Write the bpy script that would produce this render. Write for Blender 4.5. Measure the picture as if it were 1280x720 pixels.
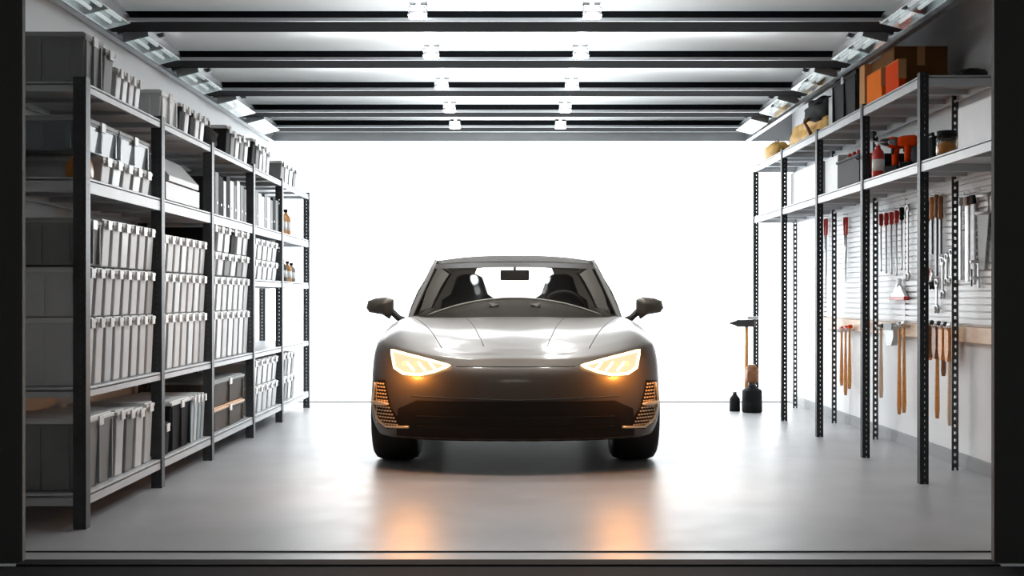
import bpy, bmesh, math, random
from mathutils import Vector, Matrix, noise
from mathutils.bvhtree import BVHTree
random.seed(7)
S = bpy.context.scene
C = S.collection
for o in list(bpy.data.objects): bpy.data.objects.remove(o)
PI = math.pi

# ------------------------------------------------------------ camera, world, light, exposure
cam = bpy.data.cameras.new('camera'); cam.sensor_width = 36; cam.lens = 1500/1280*36
cam.shift_y = 12/1280; cam.clip_start = .05; cam.clip_end = 300
co = bpy.data.objects.new('camera', cam); C.objects.link(co)
co.location = (0, 0, 1.08); co.rotation_euler = (PI/2, 0, 0); S.camera = co
S.view_settings.view_transform = 'Standard'; S.view_settings.look = 'None'
S.view_settings.exposure = 0.32; S.view_settings.gamma = 1; S.view_settings.use_curve_mapping = False
SKY = 4.6
w = bpy.data.worlds.new('overcast_sky'); S.world = w; w.use_nodes = True
bg = w.node_tree.nodes['Background']; bg.inputs[0].default_value = (.95, .985, 1, 1); bg.inputs[1].default_value = SKY

def area(name, loc, rot, sx, sy, power, col=(1, 1, 1), spread=PI):
    l = bpy.data.lights.new(name, 'AREA'); l.shape = 'RECTANGLE'; l.size = sx; l.size_y = sy
    l.energy = power; l.color = col; l.spread = spread
    o = bpy.data.objects.new(name, l); C.objects.link(o); o.location = loc; o.rotation_euler = rot
    return o

area('jamb_fill_light', (0, .8, 3.3), (.5, 0, 0), 1.2, .6, 9).data.specular_factor = 0  # unseen fill light added to lift the dark jambs

# ------------------------------------------------------------ materials
def mat(name, col, rough=.5, metal=0, coat=0, var=.0, scale=6, bump=0, spec=.5, coat_rough=.05, emis=None, estr=0, trans=0, alpha=1):
    m = bpy.data.materials.new(name); m.use_nodes = True; nt = m.node_tree; b = nt.nodes['Principled BSDF']
    b.inputs['Base Color'].default_value = (*col, 1); b.inputs['Roughness'].default_value = rough
    b.inputs['Metallic'].default_value = metal; b.inputs['Coat Weight'].default_value = coat
    b.inputs['Coat Roughness'].default_value = coat_rough; b.inputs['Specular IOR Level'].default_value = spec
    b.inputs['Transmission Weight'].default_value = trans; b.inputs['Alpha'].default_value = alpha
    if emis: b.inputs['Emission Color'].default_value = (*emis, 1); b.inputs['Emission Strength'].default_value = estr
    tc = nt.nodes.new('ShaderNodeTexCoord')
    if var:
        n = nt.nodes.new('ShaderNodeTexNoise'); n.inputs['Scale'].default_value = scale; n.inputs['Detail'].default_value = 5
        nt.links.new(tc.outputs['Object'], n.inputs['Vector'])
        r = nt.nodes.new('ShaderNodeValToRGB')
        r.color_ramp.elements[0].position = .3; r.color_ramp.elements[1].position = .7
        r.color_ramp.elements[0].color = (*[c*(1-var) for c in col], 1)
        r.color_ramp.elements[1].color = (*[min(1, c*(1+var)) for c in col], 1)
        nt.links.new(n.outputs['Fac'], r.inputs['Fac']); nt.links.new(r.outputs['Color'], b.inputs['Base Color'])
    if bump:
        n2 = nt.nodes.new('ShaderNodeTexNoise'); n2.inputs['Scale'].default_value = scale*6
        nt.links.new(tc.outputs['Object'], n2.inputs['Vector'])
        bp = nt.nodes.new('ShaderNodeBump'); bp.inputs['Strength'].default_value = bump; bp.inputs['Distance'].default_value = .01
        nt.links.new(n2.outputs['Fac'], bp.inputs['Height']); nt.links.new(bp.outputs['Normal'], b.inputs['Normal'])
    return m

def holes(m, pitch=.05, half=.007, frac=.42, off=.03):
    """punched slots: real see-through holes in the angle steel"""
    nt = m.node_tree; N = nt.nodes; L = nt.links; b = N['Principled BSDF']
    tc = N.new('ShaderNodeTexCoord'); sp = N.new('ShaderNodeSeparateXYZ'); L.new(tc.outputs['Object'], sp.inputs[0])
    def M(op, a, b_=None):
        n = N.new('ShaderNodeMath'); n.operation = op
        for i, v in enumerate((a, b_)):
            if v is None: continue
            if isinstance(v, (int, float)): n.inputs[i].default_value = v
            else: L.new(v, n.inputs[i])
        return n.outputs[0]
    s = M('ADD', M('ABSOLUTE', sp.outputs[0]), M('ABSOLUTE', sp.outputs[1]))
    a = M('LESS_THAN', M('ABSOLUTE', M('SUBTRACT', s, off)), half)
    z = M('LESS_THAN', M('FRACT', M('DIVIDE', sp.outputs[2], pitch)), frac)
    h = M('MULTIPLY', a, z)
    L.new(M('SUBTRACT', 1, h), b.inputs['Alpha'])
    return m

def glass(name, tint=(.8, .85, .85), refl=.9, rough=.02):
    m = bpy.data.materials.new(name); m.use_nodes = True; nt = m.node_tree; N = nt.nodes; N.clear()
    out = N.new('ShaderNodeOutputMaterial'); mx = N.new('ShaderNodeMixShader'); fr = N.new('ShaderNodeFresnel'); ge = N.new('ShaderNodeNewGeometry'); mr = N.new('ShaderNodeMapRange'); mr.inputs['To Min'].default_value = 1.45; mr.inputs['To Max'].default_value = 1/1.45; nt.links.new(ge.outputs['Backfacing'], mr.inputs['Value']); nt.links.new(mr.outputs['Result'], fr.inputs[0])
    t = N.new('ShaderNodeBsdfTransparent'); t.inputs[0].default_value = (*tint, 1)
    g = N.new('ShaderNodeBsdfGlossy'); g.inputs[0].default_value = (refl, refl, refl, 1); g.inputs[1].default_value = rough
    nt.links.new(fr.outputs[0], mx.inputs[0]); nt.links.new(t.outputs[0], mx.inputs[1]); nt.links.new(g.outputs[0], mx.inputs[2])
    nt.links.new(mx.outputs[0], out.inputs[0]); return m

def emit(name, col, s):
    return mat(name, (.8, .8, .8), .4, emis=col, estr=s)

def translucent(m, f):
    nt = m.node_tree; N = nt.nodes; L = nt.links; b = N['Principled BSDF']; out = N['Material Output']
    t = N.new('ShaderNodeBsdfTranslucent'); t.inputs[0].default_value = (.9, .93, .93, 1); mx = N.new('ShaderNodeMixShader'); mx.inputs[0].default_value = f
    L.new(b.outputs[0], mx.inputs[1]); L.new(t.outputs[0], mx.inputs[2]); L.new(mx.outputs[0], out.inputs[0]); return m

def floor_mat():
    m = bpy.data.materials.new('epoxy_floor'); m.use_nodes = True; nt = m.node_tree; N = nt.nodes; L = nt.links; b = N['Principled BSDF']
    tc = N.new('ShaderNodeTexCoord')
    n = N.new('ShaderNodeTexNoise'); n.inputs['Scale'].default_value = 1.3; n.inputs['Detail'].default_value = 6; L.new(tc.outputs['Object'], n.inputs['Vector'])
    r = N.new('ShaderNodeValToRGB'); r.color_ramp.elements[0].position = .3; r.color_ramp.elements[1].position = .7
    r.color_ramp.elements[0].color = (.31, .315, .325, 1); r.color_ramp.elements[1].color = (.39, .395, .405, 1)
    L.new(n.outputs['Fac'], r.inputs['Fac']); L.new(r.outputs['Color'], b.inputs['Base Color'])
    n2 = N.new('ShaderNodeTexNoise'); n2.inputs['Scale'].default_value = 5; n2.inputs['Detail'].default_value = 8; L.new(tc.outputs['Object'], n2.inputs['Vector'])
    mr = N.new('ShaderNodeMapRange'); mr.inputs['To Min'].default_value = .34; mr.inputs['To Max'].default_value = .46
    L.new(n2.outputs['Fac'], mr.inputs['Value']); L.new(mr.outputs['Result'], b.inputs['Roughness'])
    b.inputs['Specular IOR Level'].default_value = .32
    return m

def slat_mat():
    m = mat('white_slat', (.80, .82, .83), .4)
    nt = m.node_tree; N = nt.nodes; L = nt.links; b = N['Principled BSDF']
    return m

def wood(name, a, b_, scale=9):
    m = bpy.data.materials.new(name); m.use_nodes = True; nt = m.node_tree; N = nt.nodes; L = nt.links; p = N['Principled BSDF']
    tc = N.new('ShaderNodeTexCoord'); mp = N.new('ShaderNodeMapping'); mp.inputs['Scale'].default_value = (6, 1, 6)
    n = N.new('ShaderNodeTexNoise'); n.inputs['Scale'].default_value = scale; n.inputs['Detail'].default_value = 6; n.inputs['Distortion'].default_value = .6
    r = N.new('ShaderNodeValToRGB'); r.color_ramp.elements[0].position = .3; r.color_ramp.elements[1].position = .7
    r.color_ramp.elements[0].color = (*a, 1); r.color_ramp.elements[1].color = (*b_, 1)
    L.new(tc.outputs['Object'], mp.inputs[0]); L.new(mp.outputs[0], n.inputs['Vector']); L.new(n.outputs['Fac'], r.inputs['Fac'])
    L.new(r.outputs['Color'], p.inputs['Base Color']); p.inputs['Roughness'].default_value = .45
    return m

M = dict(
    floor=floor_mat(),
    wall=mat('painted_wall', (.83, .84, .85), .6, var=.03, scale=2, bump=.05),
    ceil=translucent(mat('ceiling_panel', (.78, .79, .79), .22, var=.02, scale=3, spec=.7), .30),
    beam=mat('beam_steel', (.012, .013, .015), .8, var=.15, scale=8, spec=.03),
    lip=mat('beam_lit_edge', (.45, .47, .49), .3, metal=.6),  # pale colour stands in for light caught by the flange's front edge
    dark=mat('dark_frame', (.26, .26, .255), .8, spec=.1),
    darkroom=mat('dark_room', (.07, .07, .07), .9, spec=.1),
    sill=mat('dark_sill', (.014, .015, .017), .8, spec=.1),
    header=mat('grey_header', (.30, .31, .32), .5, var=.05),
    base=mat('grey_baseboard', (.30, .31, .32), .5),
    rail=mat('track_steel', (.45, .47, .49), .3, metal=.85, var=.15, scale=12),
    ground=mat('pale_driveway', (.86, .87, .88), .8, var=.04, scale=.6),
    shelf=mat('shelf_enamel', (.52, .54, .56), .38, var=.06, scale=5),
    post=holes(mat('punched_post', (.05, .055, .06), .4, var=.2, scale=10), pitch=.032, half=.0036, frac=.34),
    post_r=holes(mat('punched_black_post', (.022, .025, .028), .45, var=.2, scale=10, spec=.3), pitch=.036, half=.0045, frac=.34),
    post_big=holes(mat('punched_rear_post', (.035, .04, .045), .35, var=.2, scale=10), pitch=.045, half=.0085, frac=.42, off=.022),
    bin=mat('white_bin', (.64, .65, .655), .4, spec=.3, var=.04, scale=8),
    binb=mat('milky_bin', (.48, .49, .49), .3, var=.05, scale=8),
    bing=mat('grey_bin', (.25, .26, .26), .55, spec=.2, var=.06, scale=8),
    bind=mat('dark_bin', (.03, .031, .033), .7, spec=.08, var=.1, scale=8),
    binbrown=mat('taupe_bin', (.12, .10, .085), .6, spec=.15, var=.08, scale=8),
    lid=mat('white_lid', (.74, .75, .745), .4, spec=.3),
    lidg=mat('grey_lid', (.36, .37, .37), .5, spec=.2),
    lido=mat('orange_lid', (.65, .30, .09), .35),
    clip=mat('lid_clip', (.78, .79, .79), .25),
    clear=mat('clear_plastic', (.24, .29, .31), .12, alpha=.72),
    blue=mat('pale_blue_folder', (.33, .45, .50), .4),
    card=mat('brown_cardboard', (.20, .09, .03), .9, var=.1, bump=.1, spec=.1),
    cardl=mat('tan_cardboard', (.62, .33, .15), .9, var=.08, bump=.1, spec=.1),
    orange=mat('orange_box', (.85, .20, .025), .9, var=.05, spec=.05),
    redor=mat('red_orange_plastic', (.72, .065, .006), .85, spec=.05),
    red=mat('red_plastic', (.55, .03, .02), .35),
    black=mat('black_plastic', (.014, .014, .015), .6, spec=.12),
    cloth=mat('black_cloth', (.02, .02, .021), .9, var=.2, bump=.4),
    yellow=mat('yellow_bag', (.75, .42, .08), .6, var=.35, scale=9, bump=.3),
    amber=mat('amber_plastic', (.50, .20, .04), .3, var=.2),
    jar=glass('jar_glass', (.85, .8, .7), .9, .02),
    steel=mat('tool_steel', (.55, .56, .57), .28, metal=.9, var=.1, scale=20),
    dsteel=mat('dark_tool_steel', (.10, .10, .105), .35, metal=.7),
    pale=mat('pale_metal', (.75, .76, .77), .35, metal=.3),
    wood=wood('ash_handle', (.60, .24, .06), (.78, .36, .11)),
    woodl=wood('pale_rail_wood', (.72, .50, .34), (.82, .60, .43)),
    woodd=wood('dark_handle', (.20, .08, .03), (.34, .14, .05)),
    slat=slat_mat(),
    lampb=mat('lamp_body', (.65, .68, .70), .25, metal=.7),
    lampd=mat('lamp_slot', (.05, .05, .055), .4),
    lampe=emit('lamp_face', (1, 1, 1), 8),
    lampg=glass('lamp_cover_glass', (.93, .97, .97), 1, .05),
    tube=emit('lamp_tube', (.95, 1, 1), .45),
    paint=mat('champagne_paint', (.105, .082, .063), .44, metal=.5, coat=.35, coat_rough=.12),
    roofp=mat('roof_paint', (.20, .185, .17), .75, spec=.08),
    fascia=mat('black_fascia', (.018, .013, .010), .6, spec=.15),
    seam=mat('dark_seam', (.04, .035, .03), .6),
    tyre=mat('tyre_rubber', (.018, .017, .016), .7, bump=.1),
    rim=mat('wheel_alloy', (.35, .34, .33), .3, metal=.9),
    wglass=glass('windscreen_glass', (.78, .76, .72), .07, .01),
    sglass=glass('side_glass', (.06, .055, .05), .5, .02), rglass=glass('rear_glass', (.85, .85, .84), .5, .02),
    trim=mat('interior_trim', (.035, .028, .023), .6),
    trimh=mat('interior_light_edge', (.8, .77, .72), .4),
    seat=mat('seat_leather', (.055, .047, .040), .5, bump=.1),
    headem=mat('headlamp_glow', (.05, .03, .02), .6, spec=.1, emis=(1, .62, .30), estr=4.5),
    headin=mat('headlamp_lens_glow', (.04, .03, .02), .6, spec=.1, emis=(1, .72, .45), estr=.85),
    headbk=mat('headlamp_bezel', (.06, .04, .03), .5, emis=(1, .66, .36), estr=.9),
    chrome=mat('amber_chrome', (.95, .72, .48), .5, metal=.8),
)

# ------------------------------------------------------------ mesh helpers
class MB:
    def __init__(s): s.bm = bmesh.new(); s.mats = []
    def mi(s, m):
        if m is None: return 0
        if m not in s.mats: s.mats.append(m)
        return s.mats.index(m)
    def box(s, x0, x1, y0, y1, z0, z1, m=None, bev=0, taper=None):
        k = s.mi(m); vs = []
        cx, cy = (x0+x1)/2, (y0+y1)/2
        for z in (z0, z1):
            for x, y in ((x0, y0), (x1, y0), (x1, y1), (x0, y1)):
                if taper and z == z0: x = cx+(x-cx)*taper; y = cy+(y-cy)*taper
                vs.append(s.bm.verts.new((x, y, z)))
        fs = [(3, 2, 1, 0), (4, 5, 6, 7), (0, 1, 5, 4), (1, 2, 6, 5), (2, 3, 7, 6), (3, 0, 4, 7)]
        F = [s.bm.faces.new([vs[i] for i in f]) for f in fs]
        for f in F: f.material_index = k
        if bev:
            es = list({e for f in F for e in f.edges})
            r = bmesh.ops.bevel(s.bm, geom=es, offset=bev, segments=2, profile=.5, affect='EDGES')
            for f in r['faces']: f.material_index = k
        return s
    def prism(s, pts, axis, a, b, m=None):
        """2-D outline swept between a and b along an axis ('x','y','z')"""
        k = s.mi(m); R = []
        for t in (a, b):
            row = []
            for u, v in pts:
                p = {'x': (t, u, v), 'y': (u, t, v), 'z': (u, v, t)}[axis]
                row.append(s.bm.verts.new(p))
            R.append(row)
        n = len(pts); F = [s.bm.faces.new(R[0]), s.bm.faces.new(R[1][::-1])]
        for i in range(n): F.append(s.bm.faces.new((R[0][i], R[1][i], R[1][(i+1) % n], R[0][(i+1) % n])))
        for f in F: f.material_index = k
        bmesh.ops.recalc_face_normals(s.bm, faces=F)
        return s
    def lathe(s, prof, c=(0, 0, 0), axis='z', seg=20, m=None, smooth=True):
        k = s.mi(m); R = []
        for r, h in prof:
            row = []
            for i in range(seg):
                a = 2*PI*i/seg; u, v = max(r, 1e-4)*math.cos(a), max(r, 1e-4)*math.sin(a)
                p = {'z': (u, v, h), 'x': (h, u, v), 'y': (u, h, v)}[axis]
                row.append(s.bm.verts.new((p[0]+c[0], p[1]+c[1], p[2]+c[2])))
            R.append(row)
        F = []
        for j in range(len(R)-1):
            for i in range(seg):
                F.append(s.bm.faces.new((R[j][i], R[j][(i+1) % seg], R[j+1][(i+1) % seg], R[j+1][i])))
        F.append(s.bm.faces.new(R[0][::-1])); F.append(s.bm.faces.new(R[-1]))
        for f in F: f.material_index = k; f.smooth = smooth
        F[-1].smooth = F[-2].smooth = False
        bmesh.ops.recalc_face_normals(s.bm, faces=F)
        return s
    def tube(s, pts, r, seg=8, m=None, closed=False, flat=1):
        k = s.mi(m); pts = [Vector(p) for p in pts]; n = len(pts); R = []
        rr = r if isinstance(r, (list, tuple)) else [r]*n
        up = None
        for i, p in enumerate(pts):
            if closed: t = pts[(i+1) % n]-pts[i-1]
            else: t = pts[min(i+1, n-1)]-pts[max(i-1, 0)]
            t.normalize()
            if up is None: up = Vector((0, 0, 1)) if abs(t.z) < .9 else Vector((1, 0, 0))
            a = t.cross(up).normalized(); b = a.cross(t).normalized(); up = b
            R.append([s.bm.verts.new(p+(a*math.cos(2*PI*j/seg)+b*math.sin(2*PI*j/seg)*flat)*rr[i]) for j in range(seg)])
        F = []
        for i in range(n if closed else n-1):
            A, B = R[i], R[(i+1) % n]
            for j in range(seg): F.append(s.bm.faces.new((A[j], A[(j+1) % seg], B[(j+1) % seg], B[j])))
        if not closed: F += [s.bm.faces.new(R[0][::-1]), s.bm.faces.new(R[-1])]
        for f in F: f.material_index = k; f.smooth = True
        return s
    def grid(s, P, m=None, smooth=True, thick=0):
        k = s.mi(m); V = [[s.bm.verts.new(p) for p in row] for row in P]; F = []
        for i in range(len(V)-1):
            for j in range(len(V[0])-1):
                f = s.bm.faces.new((V[i][j], V[i][j+1], V[i+1][j+1], V[i+1][j])); f.material_index = k; f.smooth = smooth; F.append(f)
        if thick: bmesh.ops.solidify(s.bm, geom=F, thickness=thick)
        return s
    def blob(s, c, size, amp=.15, freq=3, m=None, seed=0, sub=3, flatten=True):
        k = s.mi(m); r = bmesh.ops.create_icosphere(s.bm, subdivisions=sub, radius=1)
        for v in r['verts']:
            d = v.co.normalized(); n_ = noise.noise(d*freq+Vector((seed*7.1, 3, 1)))
            q = d*(1+amp*n_)
            q = Vector([math.copysign(abs(a)**.8, a) for a in q])
            z = q.z
            if flatten and z < -.6: z = -.6
            v.co = Vector((c[0]+q.x*size[0], c[1]+q.y*size[1], c[2]+(z+.6)*size[2]/1.6))
        for f in {f for v in r['verts'] for f in v.link_faces}: f.material_index = k; f.smooth = True
        return s
    def mesh(s, name):
        me = bpy.data.meshes.new(name); s.bm.to_mesh(me); s.bm.free()
        for m in s.mats: me.materials.append(m)
        return me
    def build(s, name, parent=None, m=None):
        if m and not s.mats: s.mats = [m]
        me = s.mesh(name); return link(name, me, parent)

def link(name, me, parent=None, loc=None):
    o = bpy.data.objects.new(name, me); C.objects.link(o)
    if parent: o.parent = parent
    if loc: o.location = loc
    return o
def tag(o, label, cat, group=None, kind=None):
    o['label'] = label; o['category'] = cat
    if group: o['group'] = group
    if kind: o['kind'] = kind
    return o
def thing(name, label, cat, loc=(0, 0, 0), rz=0, group=None):
    o = bpy.data.objects.new(name, None); C.objects.link(o); o.location = loc; o.rotation_euler = (0, 0, rz); o.empty_display_size = .1
    return tag(o, label, cat, group)
def struct(name, mb, m=None):
    o = mb.build(name, None, m); o['kind'] = 'structure'; return o

# ------------------------------------------------------------ the setting
YF, YB = 4.90, 12.40          # front opening plane, back opening plane
XL, XR = -2.52, 2.88
struct('floor', MB().box(XL-.1, XR+.1, YF, YB, -.1, 0), M['floor'])
struct('floor_outside', MB().box(-40, 40, YB, 70, -.1, -.005), M['ground'])
struct('wall_left', MB().box(XL-.12, XL, YF, YB+.1, 0, 3.31), M['wall'])
struct('wall_right', MB().box(XR, XR+.12, YF, YB+.1, 0, 3.31), M['wall'])
struct('wall_back', MB().box(XL, XR, YB-.06, YB+.1, 2.69, 3.32), M['header'])
# ceiling made translucent; unseen roof gap added above it brightens the centre
b = MB(); b.grid([[(XL, YF, 2.78), (2.455, YF, 2.78)], [(XL, YB, 2.78), (2.455, YB, 2.78)]], smooth=False); struct('ceiling', b, M['ceil'])
b = MB(); b.box(2.455, XR, YF, YB, 3.1, 3.18); b.box(2.445, 2.47, YF, YB, 2.775, 3.14); struct('ceiling_side', b, M['wall'])
b = MB(); b.box(XL-.12, -.80, YF-.05, YB+.1, 3.30, 3.42); b.box(.80, XR+.12, YF-.05, YB+.1, 3.30, 3.42); struct('roof', b, M['wall'])  # unseen slabs, spaced apart to let sky light onto the ceiling
struct('trim_1', MB().box(XL, XR, YB-.03, YB+.05, 0, .012), M['base'])          # threshold at the back
b = MB(); b.box(-1.987, 1.957, 4.80, 4.90, 0, .012, M['sill'], bev=.004)
struct('trim_2', b)
struct('trim_3', MB().box(-2.5, XR, 5.085, 5.10, 0, .004), M['sill'])           # groove line across the floor
b = MB(); b.box(-2.6, 2.6, 4.55, 4.80, -.02, .006, M['sill'], bev=.004); struct('trim_4', b)
struct('baseboard_right', MB().box(XR-.022, XR, YF+.05, YB-.03, 0, .085), M['base'])
struct('baseboard_left', MB().box(XL, XL+.02, YF+.05, YB-.03, 0, .085), M['base'])
# front jambs; unseen dark room added around the camera to block sky light
b = MB(); b.box(-4.5, -1.987, 4.87, YF, 0, 3.4); b.box(1.957, 4.5, 4.87, YF, 0, 3.4); b.box(-1.987, 1.957, 4.87, YF, 2.75, 3.4)
struct('wall_front', b, M['dark'])
b = MB(); b.box(-4.5, 4.5, -4, 4.87, -.1, -.02); struct('floor_front_room', b, M['darkroom'])
b = MB(); b.box(-4.6, -4.5, -4, 4.9, -.1, 3.5); b.box(4.5, 4.6, -4, 4.9, -.1, 3.5); b.box(-4.6, 4.6, -4.1, -4, -.1, 3.5)
struct('wall_front_room', b, M['darkroom'])
struct('ceiling_front_room', MB().box(-4.6, 4.6, -4.1, 5.0, 3.4, 3.5), M['darkroom'])

# ------------------------------------------------------------ ceiling beams, tracks, lights
beam_y = [5.05, 6.18, 7.32, 8.47, 9.66, 10.76, 11.70]
ordn = ['first', 'second', 'third', 'fourth', 'fifth', 'sixth', 'seventh', 'eighth', 'ninth', 'tenth']
bm0 = MB()
bm0.box(-2.44, 2.36, -.20, -.17, .022, .08)                 # front web
bm0.box(-2.44, 2.36, -.03, 0, .022, .08)
bm0.box(-2.44, 2.36, -.30, 0, 0, .012)
bmm = bm0.mesh('steel_beam'); bmm.materials.append(M['beam'])
lipm = MB().box(-2.40, 2.32, -.306, -.292, -.004, .016).mesh('beam_lip'); lipm.materials.append(M['lip'])
for i, y in enumerate(beam_y):
    vis = i-2
    lab = 'dark steel ceiling beam running across the garage, ' + (ordn[vis]+' visible from the front' if vis >= 0 and vis < 4 else ('last one, just before the back opening' if vis == 4 else 'above the near end of the shelves, %s one' % ('first' if i == 0 else 'second')))
    t = thing('ceiling_beam', lab, 'beam', (0, y, 2.70), 0, 'steel beams across the ceiling')
    link('web_and_flange', bmm, t); link('front_lip', lipm, t)

for sx, X, lab in ((-1, -2.47, 'left'), (1, 2.42, 'right')):
    t = thing('door_track', 'pale steel overhead door track along the top of the %s wall' % lab, 'track', (X, 0, 2.66), 0, 'overhead door tracks')
    b = MB(); b.box(-.012, .012, YF+.02, YB-.08, .02, .10); b.box(-.03, .03, YF+.02, YB-.08, .088, .10); b.box(-.012-sx*.02, .012-sx*.02, YF+.02, YB-.08, .02, .032)
    b.build('track_rail', t, M['rail'])
    for k in range(12):
        y = 5.3+k*.6
        MB().box(-.02, .02, y, y+.05, .06, .12).build('hanger', t, M['dsteel'])

# centre spot lamps, two rows
def lamp_mesh():
    b = MB(); b.box(-.05, .05, -.05, .05, .085, .10, M['lampb'], bev=.003); b.box(-.012, .012, -.012, .012, .05, .09, M['lampb']); base = b.mesh('mount')
    b = MB(); b.box(-.052, .052, -.10, .02, .022, .055, M['lampb'], bev=.006)
    b.box(-.045, .045, -.103, -.098, .036, .05, M['lampd']); b.box(-.054, .054, -.085, .015, .0, .008, M['lampb'], bev=.002)
    b.box(-.047, .047, -.08, .01, .008, .022, M['lampd']); head = b.mesh('lamp_head')
    b = MB(); b.box(-.042, .042, -.075, .005, -.004, .0, M['lampe']); b.box(-.04, .04, -.106, -.102, .026, .034, M['lampe']); face = b.mesh('lamp_face')
    return base, head, face
LM = lamp_mesh()
for i, y in enumerate([6.85, 7.98, 9.17, 10.30, 11.30]):
    for X, sd in ((-.535, 'left'), (.455, 'right')):
        t = thing('ceiling_spotlight', 'small bright spot lamp under the ceiling, %s row, %s from the front' % (sd, ordn[i]), 'lamp', (X, y, 2.672), 0, 'ceiling spot lamps')
        for n_, me in zip(('mount', 'lamp_head', 'lamp_face'), LM): link(n_, me, t)
        l = bpy.data.lights.new('spot', 'SPOT'); l.energy = 26; l.specular_factor = .04; l.spot_size = 2.7; l.spot_blend = 1; l.shadow_soft_size = .06; l.color = (.96, .99, 1)
        lo = link('spot_light', l, t, (0, -.03, -.03))
        l = bpy.data.lights.new('ceiling_fill', 'POINT'); l.energy = 2.6; l.specular_factor = .1; l.shadow_soft_size = .05; l.color = (.96, .99, 1); link('ceiling_fill_light', l, t, (0, -.14, .03))  # extra point light added beside each lamp to brighten the ceiling

# glass covered strip lamps along both sides, one per bay
def strip(sx):
    b = MB(); b.box(-.075, .075, 0, .72, .045, .06, M['lampb'], bev=.003); b.box(-.078, -.07, 0, .72, 0, .05, M['lampb']); b.box(.07, .078, 0, .72, 0, .05, M['lampb'])
    b.box(-.075, .075, .0, .01, 0, .05, M['lampb']); b.box(-.075, .075, .71, .72, 0, .05, M['lampb'])
    for k in range(2, 3): b.box(-.07, .07, .18*k-.006, .18*k+.006, .002, .045, M['lampd'])
    tray = b.mesh('lamp_tray')
    tb = MB()
    for x in (-.03, .03): tb.tube([(x, .03, .028), (x, .69, .028)], .011, 8, M['tube'])
    cov = MB(); cov.box(-.07, .07, .01, .71, -.003, .0, M['lampg'])
    br = MB(); br.box(-.1, .1, .30, .34, .058, .085, M['dsteel']); br.box(-.1, .1, -.02, .02, .05, .085, M['dsteel'])
    return tray, tb.mesh('light_tube'), cov.mesh('glass_cover'), br.mesh('bracket')
ST = strip(1)
for i, y in enumerate([5.25, 6.32, 7.38, 8.56, 9.74, 10.82]):
    for X, sd in ((-2.31, 'left'), (2.23, 'right')):
        t = thing('strip_lamp', 'shiny glass covered strip lamp above the %s shelves, %s from the front' % (sd, ordn[i]), 'lamp', (X, y, 2.695), 0, 'strip lamps along the ceiling edges')
        t.rotation_euler = (0, (-.25 if sd == 'left' else .25), 0); t.location.z = 2.67
        for n_, me in zip(('lamp_tray', 'light_tube', 'glass_cover', 'bracket'), ST): link(n_, me, t)

# ------------------------------------------------------------ racks
def post_mesh(h, sx, m, wd=.06, th=.005):
    """angle steel: one flange faces the camera, one faces the aisle; corner at origin, body goes towards sx and +y"""
    b = MB(); a0, a1 = sorted((0, sx*wd)); b.box(a0, a1, 0, th, 0, h); c0, c1 = sorted((0, sx*th)); b.box(c0, c1, 0, wd, 0, h)
    me = b.mesh('post'); me.materials.append(m); return me
def shelf(parent, x0, x1, y0, y1, z1, lip, name='shelf'):
    z1 -= .002; b = MB(); b.box(x0, x1, y0, y1, z1-.018, z1, bev=.002)
    e = .012
    for a0, a1 in ((x0, x0+e), (x1-e, x1)): b.box(a0, a1, y0, y1, z1-lip, z1-.01)
    for a0, a1 in ((y0, y0+e), (y1-e, y1)): b.box(x0+e, x1-e, a0, a1, z1-lip, z1-.01)
    for k in (1, 2): yy = y0+(y1-y0)*k/3; b.box(x0+e, x1-e, yy-.015, yy+.015, z1-lip*.8, z1-.015)
    return b.build(name, parent, M['shelf'])
XP = -1.985
LY = [5.59, 6.80, 7.94, 9.22, 10.37, 11.75]
t = thing('shelving_rack', 'long dark metal rack with grey shelves along the left wall, filled with bins', 'rack', (0, 0, 0))
pm = post_mesh(2.11, -1, M['post'])
for y in LY: link('post', pm, t, (XP, y, 0))
pm2 = post_mesh(2.11, 1, M['post'])
for y in LY: link('post', pm2, t, (-2.475, y, 0))
XS0, XS1 = -2.468, -1.992
for i in range(5):
    y0, y1 = LY[i]+.006, LY[i+1]-.002
    shelf(t, XS0, XS1, y0, y1, 2.09, .045); shelf(t, XS0, XS1, y0, y1, 1.645, .07)
    shelf(t, XS0, XS1, y0, y1, .66, .045); shelf(t, XS0, XS1, y0, y1, .165, .055)
    if i >= 3: shelf(t, XS0, XS1, y0, y1, 1.225, .055)

RX = 2.36; RXB = 2.785
t = thing('shelving_rack', 'tall dark metal rack with two high shelves along the right wall', 'rack', (0, 0, 0))
RY = [6.94, 8.08, 9.29, 10.50, 11.72]
pm = post_mesh(2.385, 1, M['post_r'], wd=.05)
for i, y in enumerate(RY): link('post', pm if i < 4 else post_mesh(2.31, 1, M['post_r'], wd=.05), t, (RX, y, 0))
pm = post_mesh(2.385, 1, M['post_r']); link('post', post_mesh(1.90, 1, M['post_r']), t, (RX, 5.12, 0))
pmb = post_mesh(2.365, -1, M['post_big'], wd=.042)
for y in (7.49, 9.13, 10.30, 11.72): link('rear_post', pmb, t, (RXB+.002, y, 0))
XA, XB = RX+.006, RXB
for i in range(4):
    y0, y1 = RY[i]+.006, RY[i+1]-.002
    shelf(t, XA, XB, y0, y1, 2.37, .065)
for y0, y1 in ((5.13, 6.938), (6.946, 8.078), (8.086, 9.288), (9.296, 10.498), (10.506, 11.718)):
    shelf(t, XA, XB, y0, y1, 1.872, .062)

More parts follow.
